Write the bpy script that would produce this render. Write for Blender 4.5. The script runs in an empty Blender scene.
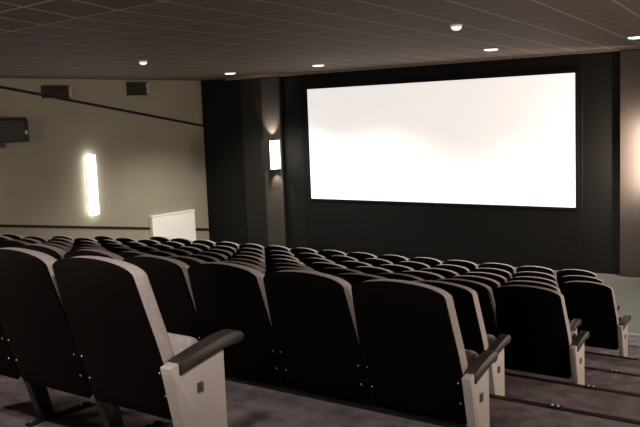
import bpy, bmesh, math, random
from mathutils import Matrix, Vector
random.seed(3)
scn = bpy.context.scene
COL = scn.collection
G = 3.03                      # height of the eye above the flat front floor

# ------------------------------------------------------------------ materials
def new_mat(name):
    m = bpy.data.materials.new(name); m.use_nodes = True
    nt = m.node_tree; b = nt.nodes['Principled BSDF']
    return m, nt, b

def mat(name, col, rough=.6, spec=.3, var=0.0, scale=20.0, bump=0.0, metal=0.0, bscale=None):
    m, nt, b = new_mat(name)
    b.inputs['Roughness'].default_value = rough
    b.inputs['Specular IOR Level'].default_value = spec
    b.inputs['Metallic'].default_value = metal
    tc = nt.nodes.new('ShaderNodeTexCoord')
    n = nt.nodes.new('ShaderNodeTexNoise'); n.inputs['Scale'].default_value = scale; n.inputs['Detail'].default_value = 4
    nt.links.new(tc.outputs['Object'], n.inputs['Vector'])
    r = nt.nodes.new('ShaderNodeMapRange')
    r.inputs['From Min'].default_value = .3; r.inputs['From Max'].default_value = .7
    r.inputs['To Min'].default_value = 1 - var; r.inputs['To Max'].default_value = 1 + var
    nt.links.new(n.outputs['Fac'], r.inputs['Value'])
    mx = nt.nodes.new('ShaderNodeVectorMath'); mx.operation = 'SCALE'
    mx.inputs[0].default_value = col
    nt.links.new(r.outputs['Result'], mx.inputs['Scale'])
    nt.links.new(mx.outputs['Vector'], b.inputs['Base Color'])
    if bump:
        n2 = nt.nodes.new('ShaderNodeTexNoise'); n2.inputs['Scale'].default_value = bscale or scale * 6; n2.inputs['Detail'].default_value = 3
        nt.links.new(tc.outputs['Object'], n2.inputs['Vector'])
        bp = nt.nodes.new('ShaderNodeBump'); bp.inputs['Strength'].default_value = bump; bp.inputs['Distance'].default_value = .01
        nt.links.new(n2.outputs['Fac'], bp.inputs['Height'])
        nt.links.new(bp.outputs['Normal'], b.inputs['Normal'])
    return m

def glow(name, col, strength, base=(.8, .8, .8)):
    m, nt, b = new_mat(name)
    b.inputs['Base Color'].default_value = (*base, 1)
    b.inputs['Roughness'].default_value = .5
    b.inputs['Emission Color'].default_value = (*col, 1)
    b.inputs['Emission Strength'].default_value = strength
    return m

M = {}
M['shell'] = mat('black_shell', (.0038, .0026, .0024), .7, .04, .15, 8)
M['fabric'] = mat('mauve_fabric', (.37, .328, .312), .95, .1, .10, 30, .25, bscale=400)
M['arm'] = mat('dark_armrest', (.030, .024, .022), .5, .4, .1, 10)
M['panel'] = mat('pale_laminate', (.42, .375, .345), .55, .3, .06, 6)
M['plate'] = mat('dark_plate', (.05, .04, .035), .4, .5, .3, 60)
M['steel'] = mat('bolt_steel', (.4, .37, .33), .3, .6, .05, 30, metal=.8)
M['leg'] = mat('black_leg', (.012, .010, .010), .45, .4, .1, 12)
M['carpet'] = mat('purple_grey_carpet', (.150, .126, .130), .95, .1, .35, 9, .5, bscale=180)
M['vinyl'] = mat('grey_front_floor', (.098, .098, .086), .6, .3, .08, 3)
M['nosing'] = mat('black_nosing', (.012, .010, .012), .6, .3, .1, 12)
M['nosing_pale'] = mat('pale_nosing', (.30, .28, .25), .5, .3, .1, 12)
M['wall'] = mat('khaki_wall', (.275, .253, .190), .85, .2, .06, .6, .08, bscale=60)
M['black'] = mat('black_wall', (.0045, .0044, .0038), .65, .18, .10, 1.2)
M['masking'] = mat('black_masking', (.005, .0048, .0045), .8, .12, .1, 2)
M['pilaster'] = mat('dark_pilaster', (.0095, .0088, .0078), .55, .25, .08, 2)
M['wash_strip'] = mat('grey_wash_strip', (.036, .031, .027), .5, .3, .06, 2)  # lighter than the pilaster so the sconce glow shows
M['strip'] = mat('black_strip', (.012, .010, .007), .7, .2, .1, 5)
M['cove'] = mat('grey_cove', (.16, .14, .125), .6, .3, .05, 3)
M['ventdark'] = mat('vent_dark', (.034, .026, .023), .6, .3, .1, 10)
M['ventjamb'] = mat('vent_jamb', (.42, .38, .34), .5, .3, .05, 10)
M['speaker'] = mat('speaker_grey', (.014, .0145, .013), .55, .3, .1, 8)
M['white'] = mat('white_paint', (.86, .85, .79), .6, .3, .02, 3)
M['whitering'] = mat('white_ring', (.75, .72, .68), .5, .3, .02, 10)
M['screen'] = glow('lit_screen', (1.0, .97, .95), .62)  # emission stands in for the light projected onto the screen
M['lamp'] = glow('lamp_white', (1.0, .93, .82), 5.0)
M['dome'] = glow('dome_white', (1.0, .92, .84), .8)
M['sconce'] = glow('sconce_diffuser', (1.0, .965, .93), 12.0)
M['sconce_side'] = glow('sconce_side', (1.0, .93, .84), 5.0)
M['sconce_slot'] = glow('sconce_slot', (1.0, .82, .68), 70.0)
M['sconce_warm'] = glow('sconce_warm', (1.0, .80, .64), 18.0)
M['stepglow'] = glow('step_lens', (1.0, .82, .66), .12, (.2, .18, .16))

def ceiling_mat(name, col, line, cross):
    m, nt, b = new_mat(name)
    b.inputs['Roughness'].default_value = .75
    b.inputs['Specular IOR Level'].default_value = .25
    geo = nt.nodes.new('ShaderNodeTexCoord')
    sep = nt.nodes.new('ShaderNodeSeparateXYZ'); nt.links.new(geo.outputs['Object'], sep.inputs[0])
    def math_(op, a, bb=None):
        n = nt.nodes.new('ShaderNodeMath'); n.operation = op
        for i, v in enumerate((a, bb)):
            if v is None: continue
            if isinstance(v, (int, float)): n.inputs[i].default_value = v
            else: nt.links.new(v, n.inputs[i])
        return n.outputs[0]
    def fam(ca, cb, off, period, w):
        v = math_('ADD', math_('MULTIPLY', sep.outputs['X'], ca), math_('MULTIPLY', sep.outputs['Y'], cb))
        v = math_('DIVIDE', math_('SUBTRACT', v, off), period)
        f = math_('ABSOLUTE', math_('SUBTRACT', math_('FRACT', math_('ADD', v, .5)), .5))
        return math_('LESS_THAN', f, w / period / 2)
    l = math_('MAXIMUM', fam(1, .1495, -1.91, .598, .028), math_('MULTIPLY', fam(.10, 1, 4.23, .61, .026), cross))
    n = nt.nodes.new('ShaderNodeTexNoise'); n.inputs['Scale'].default_value = 2.5; n.inputs['Detail'].default_value = 6
    nt.links.new(geo.outputs['Object'], n.inputs['Vector'])
    r = nt.nodes.new('ShaderNodeMapRange'); r.inputs['To Min'].default_value = .85; r.inputs['To Max'].default_value = 1.15
    nt.links.new(n.outputs['Fac'], r.inputs['Value'])
    sc = nt.nodes.new('ShaderNodeVectorMath'); sc.operation = 'SCALE'; sc.inputs[0].default_value = col
    nt.links.new(r.outputs['Result'], sc.inputs['Scale'])
    mx = nt.nodes.new('ShaderNodeMix'); mx.data_type = 'RGBA'
    nt.links.new(l, mx.inputs['Factor'])
    nt.links.new(sc.outputs['Vector'], mx.inputs['A'])
    mx.inputs['B'].default_value = (*line, 1)
    nt.links.new(mx.outputs['Result'], b.inputs['Base Color'])
    return m
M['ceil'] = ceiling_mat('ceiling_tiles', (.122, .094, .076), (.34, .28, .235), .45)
M['ceil_shaded'] = ceiling_mat('ceiling_tiles_shaded', (.085, .066, .055), (.42, .35, .30), 1.0)  # tile colour darkened for the shade of the section tilted from the light

# ------------------------------------------------------------------ mesh helpers
def obj(name, bm, m, parent=None, loc=None, smooth=None):
    bmesh.ops.recalc_face_normals(bm, faces=bm.faces[:])
    me = bpy.data.meshes.new(name); bm.to_mesh(me); bm.free()
    if smooth is not None:
        for p in me.polygons: p.use_smooth = True
        me.set_sharp_from_angle(angle=math.radians(smooth))
    for mm in (m if isinstance(m, (list, tuple)) else [m]): me.materials.append(mm)
    o = bpy.data.objects.new(name, me); COL.objects.link(o)
    if parent: o.parent = parent
    if loc: o.location = loc
    return o

def box(bm, x0, x1, y0, y1, z0, z1, mi=0, bevel=0, seg=2):
    t = bmesh.new()
    vs = [t.verts.new(p) for p in ((x0,y0,z0),(x1,y0,z0),(x1,y1,z0),(x0,y1,z0),(x0,y0,z1),(x1,y0,z1),(x1,y1,z1),(x0,y1,z1))]
    for f in ((3,2,1,0),(4,5,6,7),(0,1,5,4),(1,2,6,5),(2,3,7,6),(3,0,4,7)): t.faces.new([vs[i] for i in f])
    if bevel: bmesh.ops.bevel(t, geom=t.edges[:], offset=bevel, segments=seg, affect='EDGES', profile=.5)
    join(bm, t, mi)

def join(bm, t, mi=0):
    mp = {v: bm.verts.new(v.co) for v in t.verts}
    for f in t.faces:
        try: nf = bm.faces.new([mp[v] for v in f.verts]); nf.material_index = mi
        except ValueError: pass
    t.free()

def prism(bm, pts, axis, a0, a1, bevel=0, seg=2):
    """polygon pts in the two remaining axes, extruded along axis ('x','y','z')"""
    t = bmesh.new()
    def P(p, a): return {'x': (a, p[0], p[1]), 'y': (p[0], a, p[1]), 'z': (p[0], p[1], a)}[axis]
    A = [t.verts.new(P(p, a0)) for p in pts]; B = [t.verts.new(P(p, a1)) for p in pts]
    t.faces.new(A); t.faces.new(B[::-1]); n = len(pts)
    for i in range(n): t.faces.new((A[i], A[(i+1) % n], B[(i+1) % n], B[i]))
    bmesh.ops.recalc_face_normals(t, faces=t.faces[:])
    if bevel: bmesh.ops.bevel(t, geom=t.edges[:], offset=bevel, segments=seg, affect='EDGES', profile=.5)
    join(bm, t)

def lathe(bm, prof, cx, cy, seg=24, mi=0):
    rings = []
    for r, z in prof:
        rings.append([bm.verts.new((cx + max(r, 1e-4) * math.cos(2*math.pi*i/seg), cy + max(r, 1e-4) * math.sin(2*math.pi*i/seg), z)) for i in range(seg)])
    for a, b in zip(rings, rings[1:]):
        for i in range(seg):
            f = bm.faces.new((a[i], a[(i+1) % seg], b[(i+1) % seg], b[i])); f.material_index = mi
    bm.faces.new(rings[0]).material_index = mi; bm.faces.new(rings[-1]).material_index = mi

def tag(o, label, cat, group=None):
    o['label'] = label; o['category'] = cat
    if group: o['group'] = group
    return o
def thing(name, label, cat, loc, group=None):
    o = bpy.data.objects.new(name, None); COL.objects.link(o); o.location = loc
    o.empty_display_size = .2
    return tag(o, label, cat, group)
def struct(name, bm, m, smooth=None):
    o = obj(name, bm, m, smooth=smooth); o['kind'] = 'structure'; return o

# ------------------------------------------------------------------ measured layout (eye at x=0,y=0)
D = [2.107, 3.21, 4.396, 5.584, 6.773, 7.959, 9.144, 10.33]
H = [.566, .799, 1.061, 1.306, 1.533, 1.748, 1.942, 2.114]
XE = [-2.51, -1.747, -2.209, -2.124, -2.603, -2.522, -2.996, -3.475]
BACK = .916
FZ = [G - (h + BACK) for h in H]                    # floor height of each tier
EDGE = [3.42] + [D[k] + 1.293 for k in range(1, 7)]  # front edge of each tier
PITCH = .55
XL, XR, YB, YF = -14.63, 1.1, -2.6, 14.9
CZ = G + .935

# ------------------------------------------------------------------ the setting
bm = bmesh.new()
FLR = 0.0
prof = [(YB, FZ[0] + .235, 0), (1.9, FZ[0] + .235, 0)]
ys = [1.9] + EDGE
zs = FZ[:7] + [0.0]
pl = [(YB, FZ[0] + .235)]
for y, z in zip(ys, zs):
    pl.append((y, pl[-1][1])); pl.append((y, z))
pl.append((YF + .1, zs[-1]))
va = [bm.verts.new((XL - .1, y, z)) for y, z in pl]; vb = [bm.verts.new((XR + .1, y, z)) for y, z in pl]
for i in range(len(pl) - 1):
    f = bm.faces.new((va[i], vb[i], vb[i+1], va[i+1]))
    f.material_index = 1 if i == len(pl) - 2 else 0
struct('floor', bm, [M['carpet'], M['vinyl']])

for i, (y, z) in enumerate(zip(ys[1:], FZ[:7])):
    bm = bmesh.new()
    prism(bm, [(y - .042, z), (y - .042, z + .006), (y + .004, z + .006), (y + .008, z - .03), (y, z - .03), (y, z)], 'x', XL + .005, XR - .005)
    struct('trim_%d' % (i + 1), bm, M['nosing_pale'] if i == 6 else M['nosing'])

bm = bmesh.new(); box(bm, XL - .15, XL, YB, YF, -.1, CZ + .9); struct('wall_left', bm, M['wall'])
bm = bmesh.new(); box(bm, XR, XR + .15, YB, YF, -.1, CZ + .9); struct('wall_right', bm, M['wall'])
bm = bmesh.new(); box(bm, XL - .15, XR + .15, YB - .15, YB, -.1, CZ + .9); struct('wall_back', bm, M['wall'])
bm = bmesh.new(); box(bm, XL - .15, XR + .15, YF, YF + .15, -.1, CZ + .3); struct('wall_front', bm, M['black'])

# ceiling: flat over the front, rising gently over the back rows
bm = bmesh.new()
def crease(x): return 4.86 - .10 * (x + 6.3)
a, b = XL - .1, XR + .1
v = [bm.verts.new(p) for p in ((a, crease(a), CZ), (b, crease(b), CZ), (b, YF + .1, CZ), (a, YF + .1, CZ),
                              (b, YB - .1, CZ + .55), (a, YB - .1, CZ + .55))]
f = bm.faces.new((v[0], v[1], v[2], v[3])); f.material_index = 0
f = bm.faces.new((v[5], v[4], v[1], v[0])); f.material_index = 1
struct('ceiling', bm, [M['ceil'], M['ceil_shaded']])

# cove strip where the ceiling meets the black front wall
bm = bmesh.new(); box(bm, XL + .9, XR - .005, YF - .10, YF - .002, CZ - .045, CZ - .002)
struct('trim_8', bm, M['cove'])
# dark sloping strips on the left wall
def slope_strip(name, y0, y1, zf, w):
    bm = bmesh.new()
    prism(bm, [(y0, zf(y0) - w/2), (y1, zf(y1) - w/2), (y1, zf(y1) + w/2), (y0, zf(y0) + w/2)], 'x', XL + .001, XL + .015)
    struct(name, bm, M['strip'])
slope_strip('trim_9', 8.72, YF - .005, lambda y: G + .77 - .1706 * (y - 9.45), .055)
slope_strip('trim_10', 3.0, YF - .005, lambda y: G - 1.89 - .1460 * (y - 9.2), .055)
# black surround flats framing the screen
bm = bmesh.new(); box(bm, -11.53, -5.22, YF - .06, YF - .001, .002, CZ - .05, bevel=.004)
struct('trim_11', bm, M['masking'])
bm = bmesh.new(); box(bm, -13.26, -12.09, YF - .10, YF - .001, .002, CZ - .05, bevel=.006)
struct('trim_12', bm, M['pilaster'])
bm = bmesh.new(); box(bm, -4.55, -3.45, YF - .10, YF - .001, .002, CZ - .05, bevel=.006)
struct('trim_13', bm, M['pilaster'])
for i, (x0, x1) in enumerate(((-12.62, -12.10), (-4.53, -4.02))):
    bm = bmesh.new(); box(bm, x0, x1, YF - .12, YF - .1005, .01, CZ - .06, bevel=.003)
    struct('trim_%d' % (14 + i), bm, M['wash_strip'])  # strip added on each pilaster, its lighter colour helping the sconce glow

# ------------------------------------------------------------------ the screen
t = thing('cinema_screen', 'wide blank white cinema screen brightly lit on the black front wall', 'screen', (-8.33, YF - .06, G - .642))
bm = bmesh.new(); box(bm, -2.997, 2.997, -.015, -.002, -1.205, 1.205); obj('screen_surface', bm, M['screen'], t)
bm = bmesh.new()
for (x0, x1, z0, z1) in ((-3.05, 3.05, 1.207, 1.25), (-3.05, 3.05, -1.25, -1.207), (-3.05, -2.999, -1.207, 1.207), (2.999, 3.05, -1.207, 1.207)):
    box(bm, x0, x1, -.02, -.001, z0, z1)
obj('screen_frame', bm, M['masking'], t)

# ------------------------------------------------------------------ seats
def lean(z): return .185 * (BACK - z) / .656
def halfw(z):
    k = [(.25, .262), (.36, .268), (.5, .2735), (.62, .269), (.75, .259), (.90, .2485)]
    if z <= k[0][0]: return k[0][1]
    for (a, wa), (b, wb) in zip(k, k[1:]):
        if z <= b: return wa + (wb - wa) * (z - a) / (b - a)
    return k[-1][1]
def outline(z0):
    pts = [(-halfw(z0) + .02, z0), (halfw(z0) - .02, z0)]
    n = 9
    zt = .885
    side = [z0 + .02 + (zt - z0 - .02) * i / n for i in range(n + 1)]
    pts += [(halfw(z), z) for z in side]
    w = halfw(zt)
    top = []
    for i in range(1, 16):
        x = w * math.cos(math.pi * i / 16)
        # superellipse shoulder, then a shallow arch
        u = abs(x) / w
        top.append((x, zt + .030 * (1 - u ** 6) ** .5 + .030 * (1 - u * u)))
    pts += top
    pts += [(-halfw(z), z) for z in reversed(side)]
    return pts
def slab(bm, z0, layers):
    """layers: (offset forward, inset)"""
    ol = outline(z0); cx, cz = 0, (z0 + .9) / 2
    rings = []
    for off, ins in layers:
        r = []
        for x, z in ol:
            d = math.hypot(x, z - cz)
            xx = x * (1 - ins / .27); zz = cz + (z - cz) * (1 - ins / ((.93 - z0) / 2))
            r.append(bm.verts.new((xx, lean(zz) + off, zz)))
        rings.append(r)
    n = len(ol)
    for A, B in zip(rings, rings[1:]):
        for i in range(n): bm.faces.new((A[i], A[(i+1) % n], B[(i+1) % n], B[i]))
    bm.faces.new(rings[0][::-1]); bm.faces.new(rings[-1])

def shell_bm():
    bm = bmesh.new(); slab(bm, .250, [(.0, .004), (.003, .0), (.014, .0)]); return bm
def backrest_bm():
    bm = bmesh.new(); slab(bm, .36, [(.0145, .001), (.066, .001), (.088, .008), (.100, .024), (.106, .055)]); return bm
TIP = Matrix.Translation((0, .290, .405)) @ Matrix.Rotation(math.radians(68), 4, 'X')
def cushion_bm():
    bm = bmesh.new(); box(bm, -.245, .245, -.17, .17, -.048, .048, bevel=.040, seg=4)
    bmesh.ops.transform(bm, matrix=TIP, verts=bm.verts[:])
    return bm
def pan_bm():
    bm = bmesh.new(); box(bm, -.225, .225, -.15, .10, -.070, -.047, bevel=.008)
    bmesh.ops.transform(bm, matrix=TIP, verts=bm.verts[:])
    return bm
def leg_bm(x):
    bm = bmesh.new()
    prism(bm, [(.215, .30), (.305, .30), (.37, .02), (.37, .012), (.305, .012), (.298, .02)], 'x', x - .025, x + .025, bevel=.004)
    box(bm, x - .026, x + .026, .215, .33, .262, .33, bevel=.006)
    return bm
def foot_bm(x):
    bm = bmesh.new(); box(bm, x - .02, x + .02, .22, .60, 0, .013, bevel=.003); return bm
def bolt_bm(x, y, z, r=.0055):
    bm = bmesh.new()
    bmesh.ops.create_uvsphere(bm, u_segments=8, v_segments=6, radius=r, matrix=Matrix.Translation((x, y, z)))
    return bm
def armrest_bm(long):
    bm = bmesh.new()
    k = 1.0 if long else .62
    top = [(.147, .524), (.26, .549), (.40, .572), (.47, .577), (.515, .569), (.535, .548), (.525, .528)]
    bot = [(.49, .520), (.44, .522), (.40, .518), (.26, .495), (.147, .470)]
    prism(bm, [(.147 + (y - .147) * k, z) for y, z in top + bot], 'x', .273, .348 if long else .328, bevel=.006, seg=2)
    return bm
def panel_bm(long):
    bm = bmesh.new()
    f = .405 if long else .295
    zf = .515 if long else .510
    prism(bm, [(.205, .0), (f, .0), (f, zf), (.147, .469), (.146, .521), (.100, .508), (.112, .45)], 'x', .277, .342 if long else .322, bevel=.005)
    return bm
def plate_bm(long):
    bm = bmesh.new()
    x = .3415 if long else .3215; y = .238 if long else .192
    box(bm, x, x + .004, y, y + .034, .372, .415, bevel=.0015)
    return bm

seat_parts = {}
def build_seat(loc, end=False, near=False, long=False):
    root = thing('theatre_chair', '', 'cinema chair', loc)
    obj('back_shell', shell_bm(), M['shell'], root, smooth=40)
    obj('backrest_cushion', backrest_bm(), M['fabric'], root, smooth=40)
    c = obj('seat_cushion', cushion_bm(), M['fabric'], root, smooth=50)
    obj('seat_pan', pan_bm(), M['shell'], c, smooth=30)
    for x in (() if end else (.246,)):
        l = obj('leg', leg_bm(x), M['leg'], root, smooth=30)
        f = obj('foot_plate', foot_bm(x), M['leg'], l, smooth=30)
        if near:
            obj('bolt', bolt_bm(x, .245, .015, .007), M['steel'], l, smooth=60)
            obj('bolt', bolt_bm(x, .55, .015, .007), M['steel'], l, smooth=60)
    if near:
        for sx in (-1, 1):
            for z in (.472, .366):
                xx = sx * (.248 if z > .4 else .243)
                obj('bolt', bolt_bm(xx, lean(z) + .001, z), M['steel'], root, smooth=60)
    if end:
        obj('armrest', armrest_bm(long), M['arm'], root, smooth=40)
        p = obj('end_panel', panel_bm(long), M['panel'], root, smooth=30)
        obj('number_plate', plate_bm(long), M['plate'], p)
    return root

def copy_tree(o, parent=None):
    c = o.copy(); COL.objects.link(c)
    if parent: c.parent = parent
    for ch in list(o.children): copy_tree(ch, c)
    return c

ORD = ['', 'second', 'third', 'fourth', 'fifth', 'sixth', 'seventh', 'eighth', 'ninth', 'tenth', 'eleventh',
       'twelfth', 'thirteenth', 'fourteenth', 'fifteenth', 'sixteenth', 'seventeenth']
ROWS = {7: ('front row by the screen', 15), 6: ('second row from the screen', 16), 5: ('third row from the screen', 16),
        4: ('fourth row from the screen', 16), 3: ('fifth row from the screen', 13), 2: ('third row from the camera', 9),
        1: ('second row from the camera', 6), 0: ('nearest row at lower left', 3)}
proto = {}
for k in (0, 1, 2, 3, 4, 5, 6, 7):
    rowname, n = ROWS[k]
    for i in range(n):
        loc = (XE[k] - .25 - PITCH * i, D[k], FZ[k] if k < 7 else 0.0)
        key = (i == 0, k <= 1, i == 0 and k == 0)
        if key not in proto:
            s = proto[key] = build_seat(loc, *key)
        else:
            s = copy_tree(proto[key]); s.location = loc
        if i == 0:
            lab = 'black cinema chair with armrest and end panel, right end, ' + rowname
        else:
            lab = 'black cinema chair with pale trim, %s from the right end, %s' % (ORD[i], rowname)
        if i == n - 1 and k == 0:
            lab = 'black cinema chair cut off by the left picture edge, nearest row'
        s['label'] = lab
        s['group'] = 'cinema chairs in the ' + rowname

# ------------------------------------------------------------------ things on the left wall
def wall_vent(y0, y1, z0, z1, label):
    t = thing('wall_vent', label, 'vent', (XL, (y0 + y1) / 2, z0), 'air vents high on the left wall')
    w = (y1 - y0) / 2; h = z1 - z0
    bm = bmesh.new(); box(bm, .001, .012, -w, w, 0, h); obj('backing', bm, M['ventdark'], t)
    bm = bmesh.new()
    for (ya, yb, za, zb) in ((-w, w, h - .02, h), (-w, w, 0, .02), (-w, -w + .02, .02, h - .02)): box(bm, .012, .05, ya, yb, za, zb)
    obj('frame', bm, M['ventdark'], t)
    bm = bmesh.new(); box(bm, .012, .075, w - .035, w, .02, h - .02); j = obj('jamb', bm, M['ventjamb'], t); j['label'] = 'right jamb coloured pale for a lit reveal'  # only this jamb is pale: a lit reveal put into the colour
    bm = bmesh.new()
    for q in range(5):
        z = .035 + q * (h - .07) / 4
        prism(bm, [(.014, z - .012), (.018, z - .012), (.045, z + .010), (.041, z + .010)], 'y', -w + .022, w - .037)
    obj('louvre', bm, M['ventdark'], t)
wall_vent(10.36, 11.03, G + .545, G + .805, 'dark louvred air vent above the sloping strip, left of two')
wall_vent(12.56, 13.15, G + .59, G + .885, 'dark louvred air vent nearer the black front wall, right of two')

t = thing('wall_speaker', 'dark grey box speaker on the left wall, cut by the picture edge', 'speaker', (XL, 9.3, G - .30))
bm = bmesh.new()
prism(bm, [(-.50, 0), (.50, 0), (.50, .42), (.44, .48), (-.50, .48)], 'x', .06, .30, bevel=.012); obj('cabinet', bm, M['speaker'], t, smooth=30)
bm = bmesh.new(); box(bm, .301, .312, -.46, .38, .04, .42, bevel=.005); obj('grille', bm, M['ventdark'], t)
bm = bmesh.new(); box(bm, .0, .06, -.15, .15, .10, .38); box(bm, .0, .16, -.06, .06, -.10, -.001); obj('bracket', bm, M['leg'], t)
bm = bmesh.new(); box(bm, .302, .318, .40, .46, .15, .22, bevel=.004); obj('badge', bm, M['ventjamb'], t)

def left_sconce(y, label):
    t = thing('wall_sconce', label, 'wall light', (XL, y, G - 1.935), 'tall wall lights on the left wall')
    bm = bmesh.new(); box(bm, .0, .03, -.085, .085, .05, 1.22, bevel=.005); obj('back_plate', bm, M['whitering'], t)
    bm = bmesh.new(); box(bm, .03, .11, -.098, .098, 0, 1.275, bevel=.012); obj('diffuser', bm, M['sconce'], t, smooth=40)
left_sconce(11.40, 'tall bright white strip light on the khaki left wall')
left_sconce(8.62, 'tall wall light just beyond the left picture edge')

t = thing('wall_cabinet', 'low white box panel standing against the left wall near the screen', 'panel', (XL, 13.66, 0))
bm = bmesh.new(); box(bm, .002, .105, -.68, .68, .02, .850, bevel=.006); obj('cabinet_body', bm, M['white'], t)
bm = bmesh.new(); box(bm, .0, .118, -.69, .69, .851, .875, bevel=.004); obj('cabinet_top', bm, M['white'], t)
bm = bmesh.new(); box(bm, .002, .09, -.66, .66, 0, .019); obj('plinth', bm, M['whitering'], t)

# ------------------------------------------------------------------ sconces on the pilasters beside the screen
def pilaster_sconce(x0, x1, z0, z1, side, label, m):
    t = thing('box_sconce', label, 'wall light', ((x0 + x1) / 2, YF - .12, z0), 'box lights beside the screen')
    w = (x1 - x0) / 2; h = z1 - z0
    bm = bmesh.new(); box(bm, -w, w, -.34, -.001, 0, h, bevel=.006); obj('housing', bm, M['pilaster'], t)
    bm = bmesh.new()
    xa, xb = (w + .001, w + .02) if side > 0 else (-w - .02, -w - .001)
    box(bm, xa, xb, -.325, -.005, .02, h - .02); obj('diffuser', bm, m, t)
    return t
pilaster_sconce(-12.40, -12.16, G - 1.20, G - .515, 1, 'dark box light on left pilaster with glowing right side', M['sconce_side'])
pilaster_sconce(-3.98, -3.74, G - 1.55, G - .30, -1, 'dark box light at right picture edge with glowing left side', M['sconce_warm'])

# ------------------------------------------------------------------ ceiling fittings
def downlight(x, y, label):
    t = thing('ceiling_downlight', label, 'ceiling light', (x, y, CZ), 'round ceiling downlights before the screen')
    bm = bmesh.new(); lathe(bm, [(.125, -.001), (.13, -.012), (.115, -.016), (.10, -.014)], 0, 0); obj('trim_ring', bm, M['whitering'], t, smooth=40)
    bm = bmesh.new(); lathe(bm, [(.105, -.0165), (.10, -.022), (.05, -.03), (0, -.032)], 0, 0); obj('lens', bm, M['lamp'], t, smooth=60)
def dome(x, y, label):
    t = thing('ceiling_dome_lamp', label, 'ceiling light', (x, y, CZ), 'small white domes under the ceiling')
    bm = bmesh.new(); lathe(bm, [(.066, -.001), (.066, -.02), (.060, -.022)], 0, 0); obj('base', bm, M['whitering'], t, smooth=40)
    bm = bmesh.new(); lathe(bm, [(.060, -.0225), (.058, -.038), (.048, -.054), (.028, -.064), (0, -.067)], 0, 0); obj('dome_cover', bm, M['dome'], t, smooth=60)
DL = [(-11.95, 13.04), (-9.54, 12.86), (-5.86, 12.52), (-3.63, 12.55)]
for p, l in zip(DL, ('round lit downlight nearest the left wall', 'round lit downlight above the left half of the screen',
                     'round lit downlight above the right half of the screen', 'round lit downlight at the right picture edge')):
    downlight(*p, l)
dome(-10.0, 8.95, 'small white dome on the ceiling toward the left wall')
dome(-4.42, 8.56, 'small white dome on the ceiling in front of the screen, right one')

# ------------------------------------------------------------------ step lights in the aisle nosings
for k, x, l in ((1, -1.735, 'nearest of the aisle step lights, beside the second row end panel'), (2, -1.934, 'second nearest aisle step light on a black nosing'),
                (3, -2.145, 'third nearest aisle step light on a black nosing'), (4, -2.346, 'farthest aisle step light beside the third row seat')):
    t = thing('step_light', l, 'step light', (x, EDGE[k] - .022, FZ[k] + .006), 'step lights down the aisle')
    bm = bmesh.new(); box(bm, -.045, .045, -.018, .018, 0, .008, bevel=.002); obj('housing', bm, M['leg'], t)
    for dx in (-.017, .017):
        bm = bmesh.new(); bmesh.ops.create_uvsphere(bm, u_segments=10, v_segments=6, radius=.0085, matrix=Matrix.Translation((dx, 0, .009))); obj('lens', bm, M['stepglow'], t, smooth=60)

# ------------------------------------------------------------------ lamps
def area(name, loc, target, size, size_y, power, col):
    l = bpy.data.lights.new(name, 'AREA'); l.shape = 'RECTANGLE'; l.size = size; l.size_y = size_y; l.energy = power; l.color = col
    o = bpy.data.objects.new(name, l); COL.objects.link(o); o.location = loc
    o.rotation_euler = (Vector(target) - Vector(loc)).to_track_quat('-Z', 'Y').to_euler(); return o
def spot(name, loc, target, power, angle, blend, col, r=.06):
    l = bpy.data.lights.new(name, 'SPOT'); l.energy = power; l.spot_size = math.radians(angle); l.spot_blend = blend; l.color = col; l.shadow_soft_size = r
    o = bpy.data.objects.new(name, l); COL.objects.link(o); o.location = loc
    o.rotation_euler = (Vector(target) - Vector(loc)).to_track_quat('-Z', 'Y').to_euler(); return o
for (x, y) in DL:
    spot('downlight_beam', (x, y, CZ - .06), (x, y, 0), 680 if x < -11 else 400, 126, .6, (1, .93, .84))
for x, y in ((-10.0, 8.95), (-4.42, 8.56)):
    spot('dome_fill', (x, y, CZ - .11), (x, y, 0), 170, 112, .5, (1, .93, .86))  # beams added under the domes to brighten the seat-back rims
area('ceiling_patch_fill', (-8.0, YB + .12, G + .25), (-7.4, 5.6, CZ), 1.6, .25, 300, (1.0, .80, .68))  # unseen lamp added behind the camera to warm the ceiling at left
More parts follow.
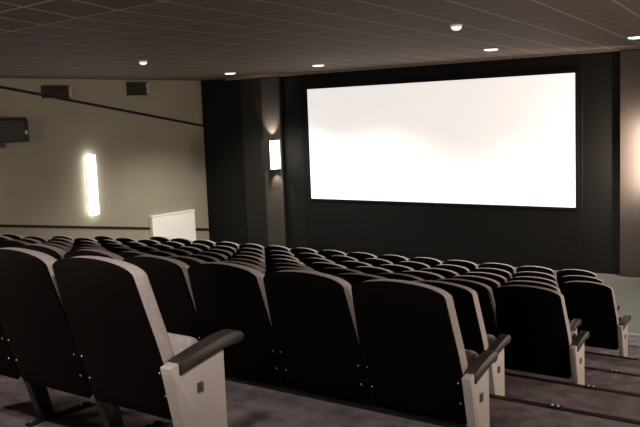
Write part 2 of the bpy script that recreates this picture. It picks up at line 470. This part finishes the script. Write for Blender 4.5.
spot('sconce_up', (-12.32, YF - .30, G - .49), (-12.36, YF - .10, G - .12), 85, 74, .8, (1, .84, .72), .02)
spot('sconce_down', (-12.26, YF - .30, G - 1.23), (-12.24, YF - .10, G - 1.6), 40, 74, .8, (1, .84, .72), .02)
area('sconce_wash', (-4.04, YF - .44, G - .92), (-4.40, YF - .12, G - .92), .05, 1.15, 85, (1, .80, .66))
WARM = (1.0, .82, .72)
for y, z in ((5.2, 2.6), (8.4, 2.1), (11.6, 1.6)):
    area('right_side_fill', (XR - .12, y, z), (-6, y - .5, z - .6), .3, 1.2, 70, WARM)  # unseen fill lamps placed along the right to light the chair sides
for x, y, e in ((-1.6, 1.2, 185), (-5.0, 1.6, 100), (-8.6, 2.0, 80), (-9.0, 4.0, 130)):
    spot('overhead_fill', (x, y, CZ - .03), (x, y, 0), e, 150 if x > -6 else 104, .7, (1.0, .90, .83), .12)  # added fill from above, out of view and without fittings

# ------------------------------------------------------------------ camera
f, roll, pitch, yaw = 839.690, -.0393898, .1169921, .6429967
fw = Vector((-math.sin(yaw) * math.cos(pitch), math.cos(yaw) * math.cos(pitch), -math.sin(pitch)))
r = Vector((math.cos(yaw), math.sin(yaw), 0)); u = r.cross(fw)
r2 = r * math.cos(roll) + u * math.sin(roll); u2 = -r * math.sin(roll) + u * math.cos(roll)
cam = bpy.data.cameras.new('camera'); cam.sensor_width = 36; cam.lens = f * 36 / 640; cam.clip_start = .02
co = bpy.data.objects.new('camera', cam); COL.objects.link(co)
co.matrix_world = Matrix(((r2.x, u2.x, -fw.x, 0), (r2.y, u2.y, -fw.y, 0), (r2.z, u2.z, -fw.z, G), (0, 0, 0, 1)))
scn.camera = co

w = bpy.data.worlds.new('world'); scn.world = w; w.use_nodes = True
w.node_tree.nodes['Background'].inputs['Color'].default_value = (.02, .018, .016, 1)
w.node_tree.nodes['Background'].inputs['Strength'].default_value = .3
scn.view_settings.view_transform = 'Standard'
scn.view_settings.look = 'None'
scn.view_settings.exposure = 0
